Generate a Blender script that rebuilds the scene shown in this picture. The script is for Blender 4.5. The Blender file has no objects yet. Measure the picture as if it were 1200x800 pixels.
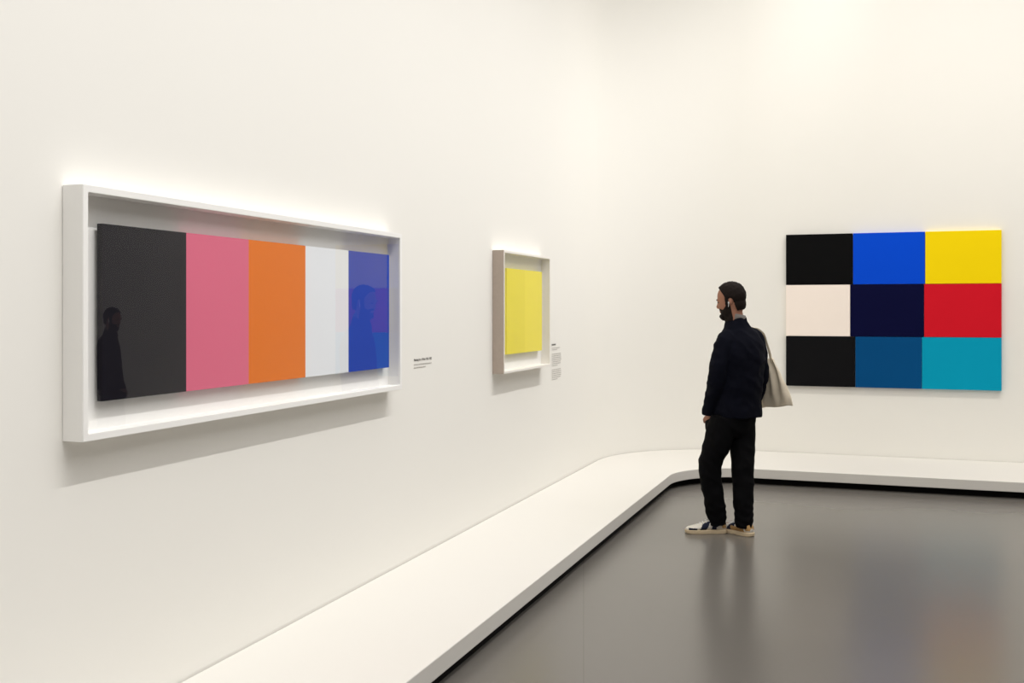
import bpy, bmesh, math, random
from mathutils import Vector, Matrix, noise

D = bpy.data
SC = bpy.context.scene
SC.view_settings.view_transform = 'Standard'
SC.view_settings.look = 'None'
SC.view_settings.exposure = 0.0

# ------------------------------------------------------------------ helpers
def lin(c):
    o = []
    for v in c:
        v = v / 255.0
        o.append(v / 12.92 if v <= 0.04045 else ((v + 0.055) / 1.055) ** 2.4)
    return (o[0], o[1], o[2], 1.0)

def mat(name, rgb, rough=0.6, spec=0.5, noise_scale=None, noise_amt=0.05, bump=0.0, bump_scale=200.0, stretch=(1, 1, 1)):
    m = D.materials.new(name)
    m.use_nodes = True
    nt = m.node_tree
    b = nt.nodes['Principled BSDF']
    col = lin(rgb)
    b.inputs['Base Color'].default_value = col
    b.inputs['Roughness'].default_value = rough
    b.inputs['Specular IOR Level'].default_value = spec
    tc = nt.nodes.new('ShaderNodeTexCoord')
    mp = nt.nodes.new('ShaderNodeMapping')
    mp.inputs['Scale'].default_value = stretch
    nt.links.new(tc.outputs['Object'], mp.inputs['Vector'])
    if noise_scale:
        n = nt.nodes.new('ShaderNodeTexNoise')
        n.inputs['Scale'].default_value = noise_scale
        n.inputs['Detail'].default_value = 4
        nt.links.new(mp.outputs['Vector'], n.inputs['Vector'])
        mx = nt.nodes.new('ShaderNodeMix')
        mx.data_type = 'RGBA'
        mx.inputs[6].default_value = tuple(c * (1 - noise_amt) for c in col[:3]) + (1,)
        mx.inputs[7].default_value = tuple(min(1, c * (1 + noise_amt)) for c in col[:3]) + (1,)
        nt.links.new(n.outputs['Fac'], mx.inputs[0])
        nt.links.new(mx.outputs[2], b.inputs['Base Color'])
    if bump:
        n2 = nt.nodes.new('ShaderNodeTexNoise')
        n2.inputs['Scale'].default_value = bump_scale
        n2.inputs['Detail'].default_value = 3
        nt.links.new(mp.outputs['Vector'], n2.inputs['Vector'])
        bp = nt.nodes.new('ShaderNodeBump')
        bp.inputs['Strength'].default_value = bump
        bp.inputs['Distance'].default_value = 0.002
        nt.links.new(n2.outputs['Fac'], bp.inputs['Height'])
        nt.links.new(bp.outputs['Normal'], b.inputs['Normal'])
    return m

def mesh_from(name, verts, faces, smooth=False):
    me = D.meshes.new(name)
    me.from_pydata([tuple(v) for v in verts], [], faces)
    bm = bmesh.new(); bm.from_mesh(me)
    bmesh.ops.recalc_face_normals(bm, faces=bm.faces)
    bm.to_mesh(me); bm.free()
    if smooth:
        for p in me.polygons: p.use_smooth = True
    me.update()
    return me

def obj(name, me, mats=(), parent=None, label=None, category=None, kind=None, group=None):
    o = D.objects.new(name, me)
    SC.collection.objects.link(o)
    if not isinstance(mats, (list, tuple)): mats = [mats]
    if me is not None and hasattr(me, 'materials'):
        me.materials.clear()
        for m in mats: me.materials.append(m)
    if parent is not None: o.parent = parent
    if label: o['label'] = label
    if category: o['category'] = category
    if kind: o['kind'] = kind
    if group: o['group'] = group
    return o

def box(lo, hi, bevel=0.0):
    bm = bmesh.new()
    bmesh.ops.create_cube(bm, size=1.0)
    for v in bm.verts:
        v.co = Vector([lo[i] + (v.co[i] + 0.5) * (hi[i] - lo[i]) for i in range(3)])
    if bevel:
        bmesh.ops.bevel(bm, geom=list(bm.edges), offset=bevel, segments=2, affect='EDGES', profile=0.6)
    me = D.meshes.new('box'); bm.to_mesh(me); bm.free()
    return me

# ------------------------------------------------------------------ materials
M_wall = mat('wall_paint', (240, 238, 232), 0.75, 0.2, 0.6, 0.012)
M_ceil = mat('ceiling_paint', (200, 197, 192), 0.9, 0.2, 1.0, 0.02)
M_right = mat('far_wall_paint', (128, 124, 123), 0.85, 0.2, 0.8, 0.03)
M_plat = mat('platform_paint', (225, 222, 216), 0.6, 0.25, 1.2, 0.012)
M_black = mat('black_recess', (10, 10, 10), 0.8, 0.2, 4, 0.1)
M_frame = mat('white_lacquer', (245, 244, 241), 0.55, 0.15, 3, 0.01)
M_wood = mat('whitewashed_wood', (243, 239, 233), 0.6, 0.15, 14, 0.03, 0.2, 40, stretch=(4, 1, 4))
M_woods = mat('shaded_wood_side', (182, 168, 156), 0.6, 0.2, 14, 0.07, 0.2, 40, stretch=(4, 1, 4))  # same whitewashed wood, with the side's shade put into the colour
M_back = mat('backing_board', (246, 245, 242), 0.8, 0.2, 2, 0.01)
M_ink = mat('black_ink', (104, 100, 97), 0.6, 0.3, 30, 0.05)
M_ink2 = mat('grey_ink', (184, 180, 174), 0.6, 0.3, 30, 0.05)

def paint(n, c, rough=0.6, spec=0.1):
    return mat(n, c, rough, spec, 2.5, 0.025)

# floor
M_floor = D.materials.new('polished_floor'); M_floor.use_nodes = True
nt = M_floor.node_tree; b = nt.nodes['Principled BSDF']
geo = nt.nodes.new('ShaderNodeNewGeometry')
n1 = nt.nodes.new('ShaderNodeTexNoise'); n1.inputs['Scale'].default_value = 0.7; n1.inputs['Detail'].default_value = 5
nt.links.new(geo.outputs['Position'], n1.inputs['Vector'])
mx = nt.nodes.new('ShaderNodeMix'); mx.data_type = 'RGBA'
mx.inputs[6].default_value = lin((106, 102, 97)); mx.inputs[7].default_value = lin((113, 109, 104))
nt.links.new(n1.outputs['Fac'], mx.inputs[0])
# thin construction joint in the screed
p0 = Vector((1.366, 4.247)); dv = (Vector((0.836, 6.138)) - p0).normalized(); nn = Vector((-dv.y, dv.x))
dot = nt.nodes.new('ShaderNodeVectorMath'); dot.operation = 'DOT_PRODUCT'
nt.links.new(geo.outputs['Position'], dot.inputs[0]); dot.inputs[1].default_value = (nn.x, nn.y, 0)
sub = nt.nodes.new('ShaderNodeMath'); sub.operation = 'SUBTRACT'; sub.inputs[1].default_value = nn.dot(p0)
nt.links.new(dot.outputs['Value'], sub.inputs[0])
ab = nt.nodes.new('ShaderNodeMath'); ab.operation = 'ABSOLUTE'; nt.links.new(sub.outputs[0], ab.inputs[0])
lt = nt.nodes.new('ShaderNodeMath'); lt.operation = 'LESS_THAN'; lt.inputs[1].default_value = 0.002
nt.links.new(ab.outputs[0], lt.inputs[0])
sc_ = nt.nodes.new('ShaderNodeMath'); sc_.operation = 'MULTIPLY'; sc_.inputs[1].default_value = 0.2
nt.links.new(lt.outputs[0], sc_.inputs[0])
mx2 = nt.nodes.new('ShaderNodeMix'); mx2.data_type = 'RGBA'
nt.links.new(sc_.outputs[0], mx2.inputs[0]); nt.links.new(mx.outputs[2], mx2.inputs[6])
mx2.inputs[7].default_value = lin((50, 47, 44))
nt.links.new(mx2.outputs[2], b.inputs['Base Color'])
b.inputs['Roughness'].default_value = 0.25
b.inputs['Specular IOR Level'].default_value = 0.42

# glass (thin single sheet: fresnel reflection over straight-through transmission)
M_glass = D.materials.new('picture_glass'); M_glass.use_nodes = True
nt = M_glass.node_tree; nt.nodes.clear()
out = nt.nodes.new('ShaderNodeOutputMaterial')
tr = nt.nodes.new('ShaderNodeBsdfTransparent'); gl = nt.nodes.new('ShaderNodeBsdfGlossy')
gl.inputs['Roughness'].default_value = 0.0
fr = nt.nodes.new('ShaderNodeFresnel')
gg = nt.nodes.new('ShaderNodeNewGeometry')
mi = nt.nodes.new('ShaderNodeMapRange')
mi.inputs['To Min'].default_value = 1.42; mi.inputs['To Max'].default_value = 1 / 1.42
nt.links.new(gg.outputs['Backfacing'], mi.inputs['Value']); nt.links.new(mi.outputs['Result'], fr.inputs['IOR'])
ms = nt.nodes.new('ShaderNodeMixShader')
nt.links.new(fr.outputs[0], ms.inputs[0]); nt.links.new(tr.outputs[0], ms.inputs[1]); nt.links.new(gl.outputs[0], ms.inputs[2])
nt.links.new(ms.outputs[0], out.inputs[0])

# ------------------------------------------------------------------ room shell
Y0, YB, XR, H = -3.5, 10.78, 8.6, 6.6
R = 1.2
def arc(cx, cy, r, a0, a1, n):
    return [Vector((cx + r * math.cos(a0 + (a1 - a0) * i / n), cy + r * math.sin(a0 + (a1 - a0) * i / n))) for i in range(n + 1)]

def strip(inner, outer, z0, z1):
    n = len(inner); V = []; F = []
    for p, q in zip(inner, outer):
        V += [(p.x, p.y, z0), (q.x, q.y, z0), (q.x, q.y, z1), (p.x, p.y, z1)]
    for i in range(n - 1):
        a = 4 * i; c = 4 * (i + 1)
        for k in range(4):
            F.append((a + k, a + (k + 1) % 4, c + (k + 1) % 4, c + k))
    F.append((0, 1, 2, 3)); F.append((4 * n - 4, 4 * n - 3, 4 * n - 2, 4 * n - 1))
    return V, F

N = 96
inn = [Vector((0, Y0))] + arc(R, YB - R, R, math.pi, math.pi * 0.5, N)
ou = [Vector((-0.2, Y0))] + arc(R, YB - R, R + 0.2, math.pi, math.pi * 0.5, N)
V, F = strip(inn, ou, 0, H)
obj('wall_left', mesh_from('wall_left', V, F), M_wall, kind='structure')
obj('wall_back', box((R, YB, 0), (XR, YB + 0.2, H)), M_wall, kind='structure')
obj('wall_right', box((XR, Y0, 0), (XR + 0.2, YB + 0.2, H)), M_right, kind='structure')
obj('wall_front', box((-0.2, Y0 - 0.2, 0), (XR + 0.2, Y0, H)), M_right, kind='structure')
obj('floor', box((-0.2, Y0 - 0.2, -0.1), (XR + 0.2, YB + 0.2, 0)), M_floor, kind='structure')
obj('ceiling', box((-0.2, Y0 - 0.2, H), (XR + 0.2, YB + 0.2, H + 0.1)), M_ceil, kind='structure')

# platform
def plat(front, ri, z0, z1, gap):
    fx, fy = front
    i_ = [Vector((fx, Y0 + .01))] + arc(fx + ri, fy - ri, ri, math.pi, math.pi / 2, N) + [Vector((XR - .01, fy))]
    g = gap
    o_ = [Vector((g, Y0 + .01))] + arc(R, YB - R, R - g, math.pi, math.pi / 2, N) + [Vector((XR - .01, YB - g))]
    return strip(i_, o_, z0, z1)
V, F = plat((0.827, 9.55), 0.62, 0.06, 0.144, 0.007)
pm = mesh_from('platform', V, F)
platform = obj('platform', pm, M_plat, label='long low white painted platform running along the gallery walls', category='platform')
bv = platform.modifiers.new('bevel', 'BEVEL'); bv.width = 0.004; bv.segments = 2; bv.limit_method = 'ANGLE'; bv.angle_limit = math.radians(40)
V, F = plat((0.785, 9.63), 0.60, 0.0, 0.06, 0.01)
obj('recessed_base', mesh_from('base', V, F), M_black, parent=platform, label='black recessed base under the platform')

# ------------------------------------------------------------------ framed works on left wall
def frame_mesh(y0, y1, z0, z1, x0, x1, t):
    V = []; F = []
    o = [(y0, z0), (y1, z0), (y1, z1), (y0, z1)]
    i = [(y0 + t, z0 + t), (y1 - t, z0 + t), (y1 - t, z1 - t), (y0 + t, z1 - t)]
    for x in (x0, x1):
        for (y, z) in o + i: V.append((x, y, z))
    for k in range(4):
        n = (k + 1) % 4
        F.append((k, n, 8 + n, 8 + k)); F.append((4 + k, 4 + n, 12 + n, 12 + k))
        F.append((8 + k, 8 + n, 12 + n, 12 + k)); F.append((k, n, 4 + n, 4 + k))
    me = mesh_from('frame', V, F)
    bm = bmesh.new(); bm.from_mesh(me)
    bmesh.ops.bevel(bm, geom=list(bm.edges), offset=0.0015, segments=2, affect='EDGES')
    bm.to_mesh(me); bm.free()
    return me

def stripes(ys, z0, z1, x0, x1, mats, parent, name, lab):
    V = []; F = []
    for y in ys:
        V += [(x0, y, z0), (x1, y, z0), (x1, y, z1), (x0, y, z1)]
    n = len(ys)
    for i in range(n - 1):
        a = 4 * i; c = a + 4
        for k in range(4):
            F.append((a + k, a + (k + 1) % 4, c + (k + 1) % 4, c + k))
    F.append((0, 1, 2, 3))
    F.append((4 * n - 4, 4 * n - 3, 4 * n - 2, 4 * n - 1))
    me = mesh_from(name, V, F)
    o = obj(name, me, mats, parent=parent, label=lab)
    for p in me.polygons:
        cy = sum(me.vertices[v].co.y for v in p.vertices) / len(p.vertices)
        k = 0
        for i in range(n - 1):
            if ys[i] - 1e-5 <= cy <= ys[i + 1] + 1e-5: k = i; break
        p.material_index = min(k, len(mats) - 1)
    return o

def framed(y0, y1, z0, z1, py, pz0, pz1, mats, fm, lab, flab, t):
    root = D.objects.new('framed_painting', None); SC.collection.objects.link(root)
    c = Vector((0, (y0 + y1) / 2, z0))
    root.location = c; root['label'] = lab; root['category'] = 'painting'
    inv = Matrix.Translation(-c)
    def fix(o):
        o.data.transform(inv); return o
    fo = fix(obj('frame', frame_mesh(y0, y1, z0, z1, 0.001, 0.086, t), fm, parent=root, label=flab))
    if len(fm) > 1:
        for p in fo.data.polygons:
            if abs(p.normal.y) > .9 and abs(p.center.y) > (y1 - y0) / 2 - .004: p.material_index = 1
    fix(obj('backing_board', box((0.002, y0 + t, z0 + t), (0.014, y1 - t, z1 - t)), M_back, parent=root, label='white backing board'))
    fix(stripes(py, pz0, pz1, 0.028, 0.050, mats, root, 'canvas', None))
    fix(obj('batten', box((0.014, py[0] + .06, pz0 + .06), (0.028, py[-1] - .06, pz1 - .06)), M_back, parent=root))
    x = 0.080
    g = mesh_from('glass', [(x, y0 + t, z0 + t), (x, y1 - t, z0 + t), (x, y1 - t, z1 - t), (x, y0 + t, z1 - t)], [(0, 1, 2, 3)])
    if g.polygons[0].normal.x < 0: g.flip_normals()
    fix(obj('glass_pane', g, M_glass, parent=root, label='clear glass pane'))
    return root

# plain generic colour-band stand-ins, about the size and colours of the pictures
framed(2.737, 5.144, 1.147, 1.996, [2.868, 3.322, 3.738, 4.194, 4.605, 5.058], 1.270, 1.877,
       [paint('charcoal_paint', (22, 20, 29)), paint('pink_paint', (226, 108, 138)), paint('orange_paint', (234, 120, 8)),
        paint('white_paint', (238, 242, 247)), paint('blue_paint', (44, 76, 184))],
       [M_frame], 'long white box frame holding a canvas of five upright colour bands', 'white lacquered box frame', 0.025)
framed(6.769, 7.846, 1.134, 1.996, [6.929, 7.323, 7.737], 1.262, 1.876,
       [paint('yellow_paint', (244, 228, 0)), paint('soft_yellow_paint', (250, 234, 34))],
       [M_wood, M_woods], 'small whitewashed wooden box frame holding a yellow canvas', 'pale whitewashed wooden box frame', 0.018)

# ------------------------------------------------------------------ colour block panels on back wall
root = D.objects.new('painting', None); SC.collection.objects.link(root)
X0, X1, Z0, Z1 = 1.651, 3.622, 0.815, 2.331
root.location = ((X0 + X1) / 2, YB, Z0)
root['label'] = 'large unframed painting of nine coloured rectangles hung on white wall'; root['category'] = 'painting'
cols = [[('black', (7, 7, 8)), ('bright blue', (0, 74, 214)), ('yellow', (250, 218, 6))],
        [('off-white', (252, 240, 230)), ('navy blue', (4, 6, 50)), ('red', (212, 22, 40))],
        [('black', (15, 15, 17)), ('deep teal blue', (0, 74, 128)), ('turquoise', (0, 156, 190))]]
cuts = [(0, .325, .66, 1), (0, .312, .655, 1), (0, .336, .645, 1)]
rowz = [Z1, Z1 - .333 * (Z1 - Z0), Z1 - .670 * (Z1 - Z0), Z0]
W = X1 - X0
for r_ in range(3):
    for c_ in range(3):
        nm, cc = cols[r_][c_]
        lo = (X0 + cuts[r_][c_] * W + .0015, YB - .042, rowz[r_ + 1] + .0015)
        hi = (X0 + cuts[r_][c_ + 1] * W - .0015, YB - .002, rowz[r_] - .0015)
        me = box(lo, hi, 0.002); me.transform(Matrix.Translation(-Vector(root.location)))
        obj('canvas_panel', me, paint(nm.replace(' ', '_').replace('-', '_') + '_canvas', cc, 0.65, 0.08), parent=root, label=nm + ' canvas panel')

# ------------------------------------------------------------------ wall labels
def text_mesh(body, size, bold=0.0, spacing=1.1):
    cu = D.curves.new('t', 'FONT'); cu.body = body; cu.size = size; cu.offset = bold; cu.space_line = spacing
    cu.extrude = 0.0003; cu.resolution_u = 3
    o = D.objects.new('t', cu); SC.collection.objects.link(o)
    dg = bpy.context.evaluated_depsgraph_get()
    me = D.meshes.new_from_object(o.evaluated_get(dg))
    D.objects.remove(o); D.curves.remove(cu)
    return me
random.seed(4)
def rows_mesh(x, ytop, width, rows, lh, hgt):
    V = []; F = []
    for r in range(rows):
        xx = x; y = ytop - r * lh
        end = x + width * (0.6 if r == rows - 1 and rows > 1 else random.uniform(.9, 1))
        while xx < end:
            wl = random.uniform(.008, .028)
            k = len(V)
            V.extend([(xx, y, 0), (min(xx + wl, end), y, 0), (min(xx + wl, end), y + hgt, 0), (xx, y + hgt, 0)])
            F.append((k, k + 1, k + 2, k + 3)); xx += wl + .005
    return mesh_from('rows', V, F)
ROT = (math.pi / 2, 0, math.pi / 2)
t1 = obj('wall_label', text_mesh('Painting for a White Wall, 1952', 0.0195, 0.0002), M_ink,
         label='small black printed caption text on the white wall', category='wall label')
t1.location = (0.002, 5.479, 1.283); t1.rotation_euler = ROT
obj('paragraph_text', rows_mesh(0, -0.024, .27, 2, .018, .006), M_ink2, parent=t1)
t2 = obj('wall_label', rows_mesh(0, 0, .12, 1, .02, .012), M_ink,
         label='tall printed text panel with small paragraphs on the white wall', category='wall label')
t2.location = (0.002, 8.15, 1.285); t2.rotation_euler = ROT
for a_ in ((0, -0.025, .25, 2, .014, .005), (0, -0.075, .27, 7, .016, .006), (0, -0.205, .27, 6, .016, .006)):
    obj('paragraph_text', rows_mesh(*a_), M_ink2, parent=t2)

# ------------------------------------------------------------------ person
def loft(rings, n=28):
    V = []; F = []
    for (c, u, v) in rings:
        for k in range(n):
            a = 2 * math.pi * k / n
            V.append(Vector(c) + Vector(u) * math.cos(a) + Vector(v) * math.sin(a))
    m = len(rings)
    for i in range(m - 1):
        for k in range(n):
            k2 = (k + 1) % n
            F.append((i * n + k, i * n + k2, (i + 1) * n + k2, (i + 1) * n + k))
    F.append(tuple(range(n))); F.append(tuple((m - 1) * n + k for k in range(n)))
    return V, F

def cr(pts, sub_=4):
    out_ = []
    P = [pts[0]] + list(pts) + [pts[-1]]
    for i in range(1, len(P) - 2):
        for s in range(sub_):
            t = s / sub_
            q = []
            for k in range(len(pts[0])):
                a, b_, c, d = P[i - 1][k], P[i][k], P[i + 1][k], P[i + 2][k]
                q.append(0.5 * (2 * b_ + (c - a) * t + (2 * a - 5 * b_ + 4 * c - d) * t * t + (-a + 3 * b_ - 3 * c + d) * t ** 3))
            out_.append(q)
    out_.append(list(pts[-1]))
    return out_

def limb(pts, n=20, sub_=5, flat=1.0, up=Vector((0.13, 0.99, 0.05))):
    P = cr(pts, sub_); rings = []
    for i, p in enumerate(P):
        a = Vector(P[max(0, i - 1)][:3]); b_ = Vector(P[min(len(P) - 1, i + 1)][:3])
        d = (b_ - a).normalized()
        u = up.cross(d).normalized(); v = d.cross(u).normalized()
        rings.append((Vector(p[:3]), u * p[3] * flat, v * p[3]))
    return loft(rings, n)

S = Vector((0.8, 0.6, 0)); Fd = Vector((-0.6, 0.8, 0))
def trunk(rows, sub_=4):
    return loft([(Vector((q[0], q[1], q[2])), S * q[3], Fd * q[4]) for q in cr(rows, sub_)], 40)

def ell(c, r, M=Matrix.Identity(4), nu=24, nv=16):
    V = []; F = []
    for j in range(nv + 1):
        th = math.pi * j / nv
        for i in range(nu):
            ph_ = 2 * math.pi * i / nu
            V.append(M @ Vector((c[0] + r[0] * math.sin(th) * math.cos(ph_), c[1] + r[1] * math.sin(th) * math.sin(ph_), c[2] + r[2] * math.cos(th))))
    for j in range(nv):
        for i in range(nu):
            i2 = (i + 1) % nu
            F.append((j * nu + i, j * nu + i2, (j + 1) * nu + i2, (j + 1) * nu + i))
    return V, F

def merge(parts):
    V = []; F = []
    for v, f in parts:
        k = len(V); V += list(v); F += [tuple(a + k for a in ff) for ff in f]
    return V, F

def solid(name, parts, voxel, smooth_it=4, disp=None):
    bm = bmesh.new()
    V, F = merge(parts)
    vs = [bm.verts.new(v) for v in V]
    for f in F:
        try: bm.faces.new([vs[i] for i in f])
        except Exception: pass
    bmesh.ops.remove_doubles(bm, verts=bm.verts, dist=1e-5)
    bmesh.ops.recalc_face_normals(bm, faces=bm.faces)
    me = D.meshes.new(name); bm.to_mesh(me); bm.free()
    o = D.objects.new('tmp', me); SC.collection.objects.link(o)
    m = o.modifiers.new('r', 'REMESH'); m.mode = 'VOXEL'; m.voxel_size = voxel
    if smooth_it:
        s = o.modifiers.new('s', 'SMOOTH'); s.iterations = smooth_it; s.factor = 0.5
    dg = bpy.context.evaluated_depsgraph_get()
    res = D.meshes.new_from_object(o.evaluated_get(dg))
    D.objects.remove(o); D.meshes.remove(me)
    res.name = name
    if disp:
        nrm = [v.normal.copy() for v in res.vertices]
        for v, nn_ in zip(res.vertices, nrm): v.co += nn_ * disp(v.co)
    for p in res.polygons: p.use_smooth = True
    res.update()
    return res

# head frame (turned towards the pictures, tipped slightly down)
hx = Vector((-0.92, 0.34, -0.22)).normalized()
hy = Vector((0, 0, 1)).cross(hx).normalized()
hz = hx.cross(hy).normalized()
HC = Vector((0.036, 0.002, 1.645))
HM = Matrix.Translation(HC) @ Matrix((hx, hy, hz)).transposed().to_4x4()

def hand(wr, d, wv, nv_, thumb_side):
    wr = Vector(wr); d = d.normalized(); wv = wv.normalized(); nv_ = nv_.normalized()
    parts = [loft([(wr - d * .02, wv * .026, nv_ * .02), (wr + d * .015, wv * .03, nv_ * .019), (wr + d * .05, wv * .041, nv_ * .016), (wr + d * .085, wv * .042, nv_ * .013), (wr + d * .092, wv * .038, nv_ * .009)], 20)]
    for off, ln in ((-.033, .066), (-.0115, .078), (.0115, .073), (.033, .056)):
        b0 = wr + d * .08 + wv * off
        dd = (d + wv * off * 4).normalized()
        p1 = b0 + dd * ln * .45 + nv_ * .006; p2 = p1 + dd * ln * .33 + nv_ * .016; p3 = p2 + dd * ln * .22 + nv_ * .018
        parts.append(limb([(*b0, .0095), (*p1, .009), (*p2, .008), (*p3, .0065)], 12, 3, up=wv))
    t0 = wr + d * .025 + wv * thumb_side * .028
    t1_ = t0 + (d * .6 + wv * thumb_side * .8).normalized() * .035 + nv_ * .006
    t2_ = t1_ + (d * .9 + wv * thumb_side * .3).normalized() * .03 + nv_ * .008
    parts.append(limb([(*t0, .013), (*t1_, .0115), (*t2_, .009)], 12, 3, up=nv_))
    return parts

WL = Vector((-0.120, 0.0, 0.835)); WR_ = Vector((0.225, 0.195, 0.865))
body_parts = [
    trunk([(.07, 0, .80, .12, .09), (.08, 0, .95, .145, .10), (.095, 0, 1.1, .15, .10), (.10, 0, 1.25, .165, .11), (.10, 0, 1.36, .15, .09), (.09, 0, 1.43, .085, .07)]),
    limb([(.085, -.01, 1.40, .062), (.07, -.005, 1.50, .060), (.060, -.002, 1.58, .060), (.055, 0, 1.62, .056)]),
    limb([(-.02, -.095, 1.36, .052), (-.085, -.13, 1.10, .042), (WL.x, WL.y, WL.z, .028)]),
    limb([(.22, .09, 1.36, .052), (.27, .14, 1.10, .042), (WR_.x, WR_.y, WR_.z, .028)]),
    limb([(.01, -.05, .86, .075), (-.105, -.05, .47, .055), (-.092, -.06, .30, .050), (-.07, -.055, .09, .036)]),
    limb([(.12, .04, .86, .075), (.115, -.05, .47, .055), (.11, -.08, .30, .052), (.11, -.12, .09, .036)]),
    limb([(-.045, -.057, .06, .03), (-.13, -.062, .045, .028), (-.22, -.066, .035, .022)]),
    limb([(.125, -.14, .06, .03), (.07, -.05, .045, .028), (.02, .03, .035, .022)]),
    ell((-.014, 0, .03), (.1, .080, .092), HM), ell((.034, 0, -.01), (.056, .065, .085), HM),
    ell((.024, 0, -.06), (.056, .057, .062), HM), ell((.066, 0, -.098), (.018, .024, .018), HM),
    ell((-.030, 0, -.028), (.070, .066, .072), HM),
    ell((.078, 0, .022), (.014, .046, .012), HM), ell((.092, 0, -.030), (.014, .014, .010), HM),
    limb([(*(HM @ Vector((.080, 0, .018))), .008), (*(HM @ Vector((.090, 0, -.008))), .008), (*(HM @ Vector((.101, 0, -.027))), .009)], 12, 3),
    ell((.082, 0, -.058), (.010, .025, .006), HM), ell((.081, 0, -.070), (.009, .021, .006), HM),
    ell((-.010, .078, -.010), (.014, .008, .025), HM), ell((-.010, -.078, -.010), (.014, .008, .025), HM),
]
body_parts += hand(WL, Vector((.22, .16, -1)), Fd, S, 1)
body_parts += hand(WR_, Vector((-.3, -.02, -1)), Fd, -S, 1)
M_skin = mat('skin', (162, 116, 95), 0.6, 0.25, 30, 0.05)
body_me = solid('person', body_parts, 0.0055, 3)
person = obj('person', body_me, M_skin,
             label='bearded man in navy jacket and black trousers, hand in pocket', category='person')
person.location = (1.505, 7.491, 0); person.rotation_euler = (0, 0, math.radians(19.6))

M_jacket = mat('navy_cloth', (10, 12, 23), 0.9, 0.1, 8, 0.15, 0.3, 250)
M_trous = mat('black_cloth', (8, 8, 10), 0.9, 0.1, 8, 0.15, 0.3, 250)
M_hair = mat('dark_brown_hair', (28, 21, 18), 0.75, 0.15, 60, 0.35, 0.8, 250)
M_collar = mat('grey_knit', (128, 124, 120), 0.9, 0.2, 60, 0.1, 0.5, 300)
M_whitep = mat('white_plastic', (225, 225, 225), 0.4, 0.5, 10, 0.01)

def fold(amp, sz, ztune):
    def f(p):
        q = Vector((p.x * 6 + p.z * 3, p.y * 6, p.z * sz))
        r = 1 - abs(noise.noise(q * 1.4)) * 2
        return amp * noise.noise(q) + amp * .8 * (r - .5) + amp * .3 * noise.noise(q * 3.1) + ztune(p)
    return f
jk = [
    trunk([(.092, 0, .815, .180, .142), (.092, 0, .83, .186, .148), (.094, 0, .95, .190, .148), (.100, -.005, 1.10, .192, .145), (.108, -.01, 1.24, .203, .145),
           (.108, -.01, 1.33, .195, .13), (.100, -.005, 1.405, .150, .105), (.088, 0, 1.46, .100, .085), (.080, 0, 1.50, .075, .074)]),
    limb([(.02, -.06, 1.380, .068), (-.022, -.10, 1.345, .073), (-.060, -.125, 1.23, .067), (-.087, -.125, 1.09, .062), (-.105, -.07, .97, .055), (-.118, -.01, .865, .048), (-.120, -.001, .828, .047)]),
    limb([(.17, .06, 1.390, .068), (.230, .10, 1.355, .073), (.262, .125, 1.23, .069), (.274, .14, 1.09, .065), (.260, .175, .97, .058), (.230, .195, .875, .050)]),
    limb([(.085, 0, 1.45, .082), (.080, 0, 1.505, .074), (.078, 0, 1.525, .071)]),
]
jacket = obj('jacket', solid('jacket', jk, 0.007, 5, fold(.009, 8, lambda p: 0)), M_jacket, parent=person, label='navy blue work jacket')
def cuff(p):
    k = max(0, 1 - p.z / .28)
    return .005 * k * math.sin(p.z * 110 + 6 * noise.noise(Vector((p.x * 12, p.y * 12, p.z * 5))))
tz = [
    trunk([(.075, 0, .95, .15, .12), (.07, 0, .86, .162, .13), (.060, 0, .78, .172, .135), (.05, 0, .72, .155, .12), (.05, 0, .68, .12, .10)]),
    limb([(-.02, -.055, .82, .095), (-.066, -.055, .64, .097), (-.118, -.05, .48, .082), (-.100, -.06, .3, .074), (-.072, -.055, .12, .071), (-.07, -.055, .055, .072)]),
    limb([(.12, .04, .82, .095), (.124, .0, .64, .095), (.115, -.05, .47, .082), (.109, -.09, .28, .074), (.106, -.12, .12, .069), (.106, -.12, .055, .070)]),
    ell((-.080, .025, .760), (.058, .075, .085)),
]
trousers = obj('trousers', solid('trousers', tz, 0.007, 5, fold(.008, 6, cuff)), M_trous, parent=person, label='loose black trousers')

# hair and beard: shells grown from the head surface
def ss(a, b_, x):
    t = max(0, min(1, (x - a) / (b_ - a))); return t * t * (3 - 2 * t)
HMi = HM.inverted()
def grow(name, maskf, thick):
    vid = {}; V = []; F = []
    M_ = {}
    for v in body_me.vertices:
        if v.co.z < 1.46: continue
        l = HMi @ v.co
        m_ = maskf(l)
        if m_ > 0: M_[v.index] = m_
    for p in body_me.polygons:
        if any(i in M_ for i in p.vertices):
            f = []
            for i in p.vertices:
                if i not in vid:
                    v = body_me.vertices[i]; m_ = M_.get(i, 0)
                    l = HMi @ v.co
                    t = thick(l) * m_ * (1 + .45 * noise.noise(l * 110)) - .0025 * (1 - m_)
                    vid[i] = len(V); V.append(v.co + v.normal * t)
                f.append(vid[i])
            F.append(tuple(f))
    return mesh_from(name, V, F, True)
def hairmask(l):
    x, y, z = l; ay = abs(y)
    if x > .012: zl = .020 + (x - .012) * 1.9 + .010 * ss(.02, .045, ay) * ss(.03, .06, x)
    elif x > -.028: zl = .014
    else: zl = .014 - .092 * ss(-.026, -.042, x)
    zl += .006 * noise.noise(l * 120)
    m_ = ss(zl - .006, zl + .006, z)
    if .002 < x < .024 and ay > .05 and z > -.04: m_ = max(m_, ss(-.04, -.025, z))
    if ay > .079 and z < .016 and -.026 < x < .004: m_ = 0
    return m_
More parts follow.
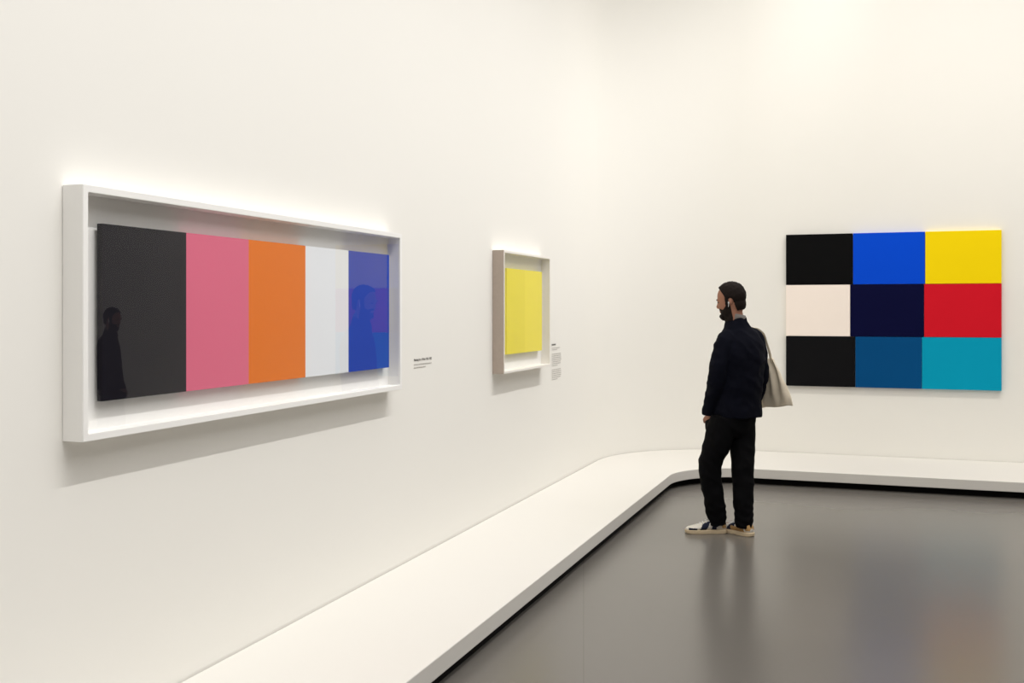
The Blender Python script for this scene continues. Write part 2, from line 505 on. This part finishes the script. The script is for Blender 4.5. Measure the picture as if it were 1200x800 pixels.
def beardmask(l):
    x, y, z = l; ay = abs(y)
    if ay > .075: return 0
    top = -.034 - .026 * ss(.02, .06, x)
    side = (1 - ss(top, top + .012, z)) * ss(-.006, .008, x)
    sb = ss(.002, .008, x) * (1 - ss(.026, .034, x)) * (1 - ss(-.02, .0, z)) * (1 if ay > .045 else 0)
    chin = (1 - ss(-.082, -.076, z)) * ss(.02, .04, x)
    mst = ss(.066, .072, x) * (1 - ss(.028, .034, ay)) * ss(-.055, -.051, z) * (1 - ss(-.043, -.040, z))
    lips = (1 - ss(.02, .026, ay)) * ss(-.079, -.075, z) * (1 - ss(-.056, -.052, z)) * ss(.05, .06, x)
    corner = ss(.022, .028, ay) * (1 - ss(.036, .044, ay)) * ss(.04, .05, x) * (1 - ss(-.05, -.044, z))
    m_ = max(side * (1 - lips), sb, chin, mst, corner)
    return m_ * ss(-.150, -.135, z) * ss(-.005, .005, x + .35 * (z + .13) if z < -.10 else 1)
hair = obj('hair', grow('hair', hairmask, lambda l: .007 + .006 * ss(.04, .11, l.z)), M_hair, parent=person, label='short dark hair')
obj('beard', grow('beard', beardmask, lambda l: .005 + .010 * ss(-.05, -.10, l.z) * ss(.01, .06, l.x)), M_hair, parent=person, label='short dark beard')
M_eye = mat('eye', (30, 22, 18), 0.2, 0.5, 10, 0.01)
for s_ in (1, -1):
    V, F = ell((.079, .030 * s_, .004), (.008, .012, .006), HM, 16, 10)
    obj('eye', mesh_from('eye', V, F, True), M_eye, parent=person)
    V, F = ell((.086, .031 * s_, .024), (.006, .018, .0035), HM, 16, 8)
    obj('eyebrow', mesh_from('brow', V, F, True), M_hair, parent=person)
V, F = loft([(Vector((.082, 0, 1.49)), Vector((.070, 0, 0)), Vector((0, .068, 0))), (Vector((.080, 0, 1.53)), Vector((.069, 0, -.01)), Vector((0, .067, 0))),
             (Vector((.078, 0, 1.550)), Vector((.066, 0, -.012)), Vector((0, .065, 0)))], 40)
obj('shirt_collar', mesh_from('collar', V, F, True), M_collar, parent=person, label='grey shirt collar')
e0 = HM @ Vector((0.002, .088, -.016))
V, F = merge([ell((0.002, .086, -.016), (.005, .005, .008), HM, 14, 10),
              limb([(*e0, .0018), (e0.x - .001, e0.y - .002, e0.z - .018, .0018), (e0.x - .002, e0.y - .002, e0.z - .030, .0016)], 8, 4)])
obj('earphone', mesh_from('ear', V, F, True), M_whitep, parent=person, label='white earphone')

# shoes
M_leather = mat('white_leather', (222, 216, 206), 0.5, 0.4, 20, 0.03)
M_navyp = mat('navy_suede', (30, 36, 56), 0.8, 0.2, 20, 0.1)
M_tan = mat('tan_suede', (186, 148, 98), 0.8, 0.2, 20, 0.1)
M_sole = mat('cream_rubber', (212, 192, 160), 0.6, 0.3, 20, 0.03)
def shoe(heel, ang, tan):
    M = Matrix.Translation((heel[0], heel[1], 0)) @ Matrix.Rotation(ang, 4, 'Z')
    prof = [(.004, .020, .055), (.015, .033, .085), (.05, .038, .108), (.10, .040, .105), (.14, .043, .085), (.18, .048, .070), (.22, .049, .058), (.255, .044, .050), (.278, .030, .042), (.287, .014, .034)]
    rings = []
    for q in cr(prof, 6):
        top = q[2]
        rings.append((M @ Vector((q[0], 0, (top + .018) / 2)), M.to_3x3() @ Vector((0, q[1], 0)), M.to_3x3() @ Vector((0, 0, (top - .018) / 2))))
    V, F = loft(rings, 40)
    me = mesh_from('shoe', V, F, True)
    so = obj('shoe', me, [M_leather, M_navyp, M_tan], parent=person, label='white low-top sneaker with navy and tan panels')
    Mi = M.inverted()
    for p in me.polygons:
        c = Mi @ p.center
        z, x = c.z, c.x
        if x < .035 and z > .04: p.material_index = 2
        elif tan and (.05 < x < .16) and z < .06: p.material_index = 2
        elif abs(c.y) > .02 and abs(x - (.17 - (z - .03) * .5)) < .024: p.material_index = 1
        elif abs(c.y) > .02 and abs(x - (.095 - (z - .03) * .4)) < .018: p.material_index = 1
        elif .215 < x < .27 and z < .042: p.material_index = 1
    V = []; F = []
    pr = [(0, .018), (.006, .030), (.02, .039), (.06, .042), (.10, .041), (.14, .044), (.18, .050), (.22, .052), (.26, .046), (.283, .032), (.293, .014)]
    pr = cr(pr, 3)
    outl = [(q[0] - .002, q[1]) for q in pr] + [(q[0] - .002, -q[1]) for q in reversed(pr)]
    n_ = len(outl)
    for (z, g) in ((0.0005, .96), (.006, 1.0), (.024, 1.0), (.028, .95)):
        for (x, y) in outl:
            V.append(M @ Vector((.145 + (x - .145) * g, y * g, z)))
    for j in range(3):
        for i in range(n_):
            i2 = (i + 1) % n_
            F.append((j * n_ + i, j * n_ + i2, (j + 1) * n_ + i2, (j + 1) * n_ + i))
    F.append(tuple(range(n_))); F.append(tuple(3 * n_ + i for i in range(n_)))
    obj('sole', mesh_from('sole', V, F), M_sole, parent=so, label='cream rubber sole')
    parts = []
    for i in range(5):
        x = .125 + i * .02; zt = .098 - i * .0095
        a = M @ Vector((x, -.026, zt - .012)); m_ = M @ Vector((x + .003, 0, zt + .003)); b_ = M @ Vector((x, .026, zt - .012))
        parts.append(limb([(*a, .0036), (*m_, .0036), (*b_, .0036)], 8, 4, up=Vector((0, 0, 1))))
    V, F = merge(parts)
    obj('lace', mesh_from('lace', V, F, True), M_whitep, parent=so)
shoe((-.005, -.055), math.radians(181), False)
shoe((.150, -.185), math.radians(127), True)

# a second visitor, standing in the room and mirrored in the glass of the long frame
v2 = person.copy(); SC.collection.objects.link(v2)
v2['label'] = 'visitor in dark clothes standing on the gallery floor'
v2.location = (5.26, 8.95, 0); v2.rotation_euler = (0, 0, math.radians(10)); v2.scale = (.9, .9, .9)
def copy_tree(src, dst):
    for ch in list(src.children):
        c = ch.copy(); SC.collection.objects.link(c); c.parent = dst
        copy_tree(ch, c)
copy_tree(person, v2)

# ------------------------------------------------------------------ tote bag
PM = Matrix.Translation(person.location) @ Matrix.Rotation(math.radians(19.6), 4, 'Z')
M_tote = mat('natural_canvas', (236, 224, 202), 0.9, 0.15, 30, 0.06, 0.5, 300)
bc = Vector((.384, .19, 0)); e = Vector((-.62, .78, 0)).normalized(); nb = Vector((.8, .6, 0))
V = []; F = []
rows = [(.868, .170, .008), (.873, .178, .016), (.92, .176, .022), (1.0, .160, .024), (1.08, .135, .020), (1.16, .110, .014), (1.215, .094, .010), (1.22, .090, .007)]
rows = cr(rows, 6); n_ = 120
for q in rows:
    for k in range(n_):
        a = 2 * math.pi * k / n_
        ca, sa = math.cos(a), math.sin(a)
        ex = math.copysign(abs(ca) ** .6, ca); ey = math.copysign(abs(sa) ** .9, sa)
        hz_ = max(0, (q[0] - .87) / .35)
        wob = .012 * noise.noise(Vector((ex * 4 + q[0] * 5, ey * .5, q[0] * 6))) + .010 * (.3 + hz_) * math.sin(ex * 13 + q[0] * 9)
        sag = .012 * noise.noise(Vector((ex * 2, 5, 0))) - .022 * ex * (1 - hz_)
        p = bc + e * (ex * q[1] + .060 * hz_ + .008 * noise.noise(Vector((q[0] * 12, ex, 2)))) + nb * (ey * q[2] + wob - .020 * hz_); p.z = q[0] + sag
        V.append(p)
for j in range(len(rows) - 1):
    for k in range(n_):
        k2 = (k + 1) % n_
        F.append((j * n_ + k, j * n_ + k2, (j + 1) * n_ + k2, (j + 1) * n_ + k))
F.append(tuple(range(n_))); F.append(tuple((len(rows) - 1) * n_ + k for k in range(n_)))
tote = obj('tote_bag', mesh_from('tote', V, F, True), M_tote, label='natural beige canvas tote bag hanging from the man\'s shoulder', category='bag')
tote.matrix_world = PM
for s_ in (-.006, .006):
    o_ = nb * (s_ - .020)
    a = bc + e * (-.005) + o_; b_ = bc + e * .125 + o_
    path = [(a.x, a.y, 1.18, .007), (a.x - .010, a.y - .01, 1.25, .007), (.330 + s_ * .5, .145, 1.34, .007), (.290 + s_, .112, 1.415, .007), (.225 + s_, .115, 1.450, .007), (.19 + s_, .19, 1.40, .007), (.23, .25, 1.31, .007), (b_.x, b_.y, 1.18, .007)]
    V, F = limb(path, 12, 6, flat=.25, up=Vector((-.62, .78, .1)))
    obj('strap', mesh_from('strap', V, F, True), M_tote, parent=tote)

# ------------------------------------------------------------------ lights
def area(loc, tgt, power, sx, sy, col=(1, .97, .93), spread=180, along=None):
    l = D.lights.new('ceiling_light', 'AREA'); l.shape = 'RECTANGLE'; l.size = sx; l.size_y = sy; l.energy = power; l.color = col
    l.spread = math.radians(spread)
    o = D.objects.new('ceiling_light', l); SC.collection.objects.link(o); o.location = loc
    d = (Vector(tgt) - Vector(loc)).normalized(); zax = -d
    yax = Vector(along or (0, 1, 0)); xax = yax.cross(zax).normalized(); yax = zax.cross(xax)
    o.rotation_euler = Matrix((xax, yax, zax)).transposed().to_euler()
    return o
area((2.9, 3.9, 6.2), (0, 3.9, 1.8), 74, .06, 13.4, (1, .985, .965), 56)
area((4.6, 8.0, 6.2), (4.6, 10.78, 2.1), 44, .12, 7.5, (1, .955, .88), 88, (1, 0, 0))
area((4.4, 3.6, 6.5), (4.4, 3.6, 0), 525, 7.6, 13.8, (1, .987, .968))

wd = D.worlds.new('world'); SC.world = wd; wd.use_nodes = True
wd.node_tree.nodes['Background'].inputs[0].default_value = (1, .97, .93, 1)
wd.node_tree.nodes['Background'].inputs[1].default_value = 0.3

# ------------------------------------------------------------------ camera
cam = D.cameras.new('camera'); co = D.objects.new('camera', cam); SC.collection.objects.link(co)
co.location = (2.556, 0, 1.585)
cam.sensor_width = 36
co.rotation_euler = (math.pi / 2, 0, math.radians(19.6))
cam.lens = 36.48; cam.shift_y = -38 / 1200
SC.camera = co
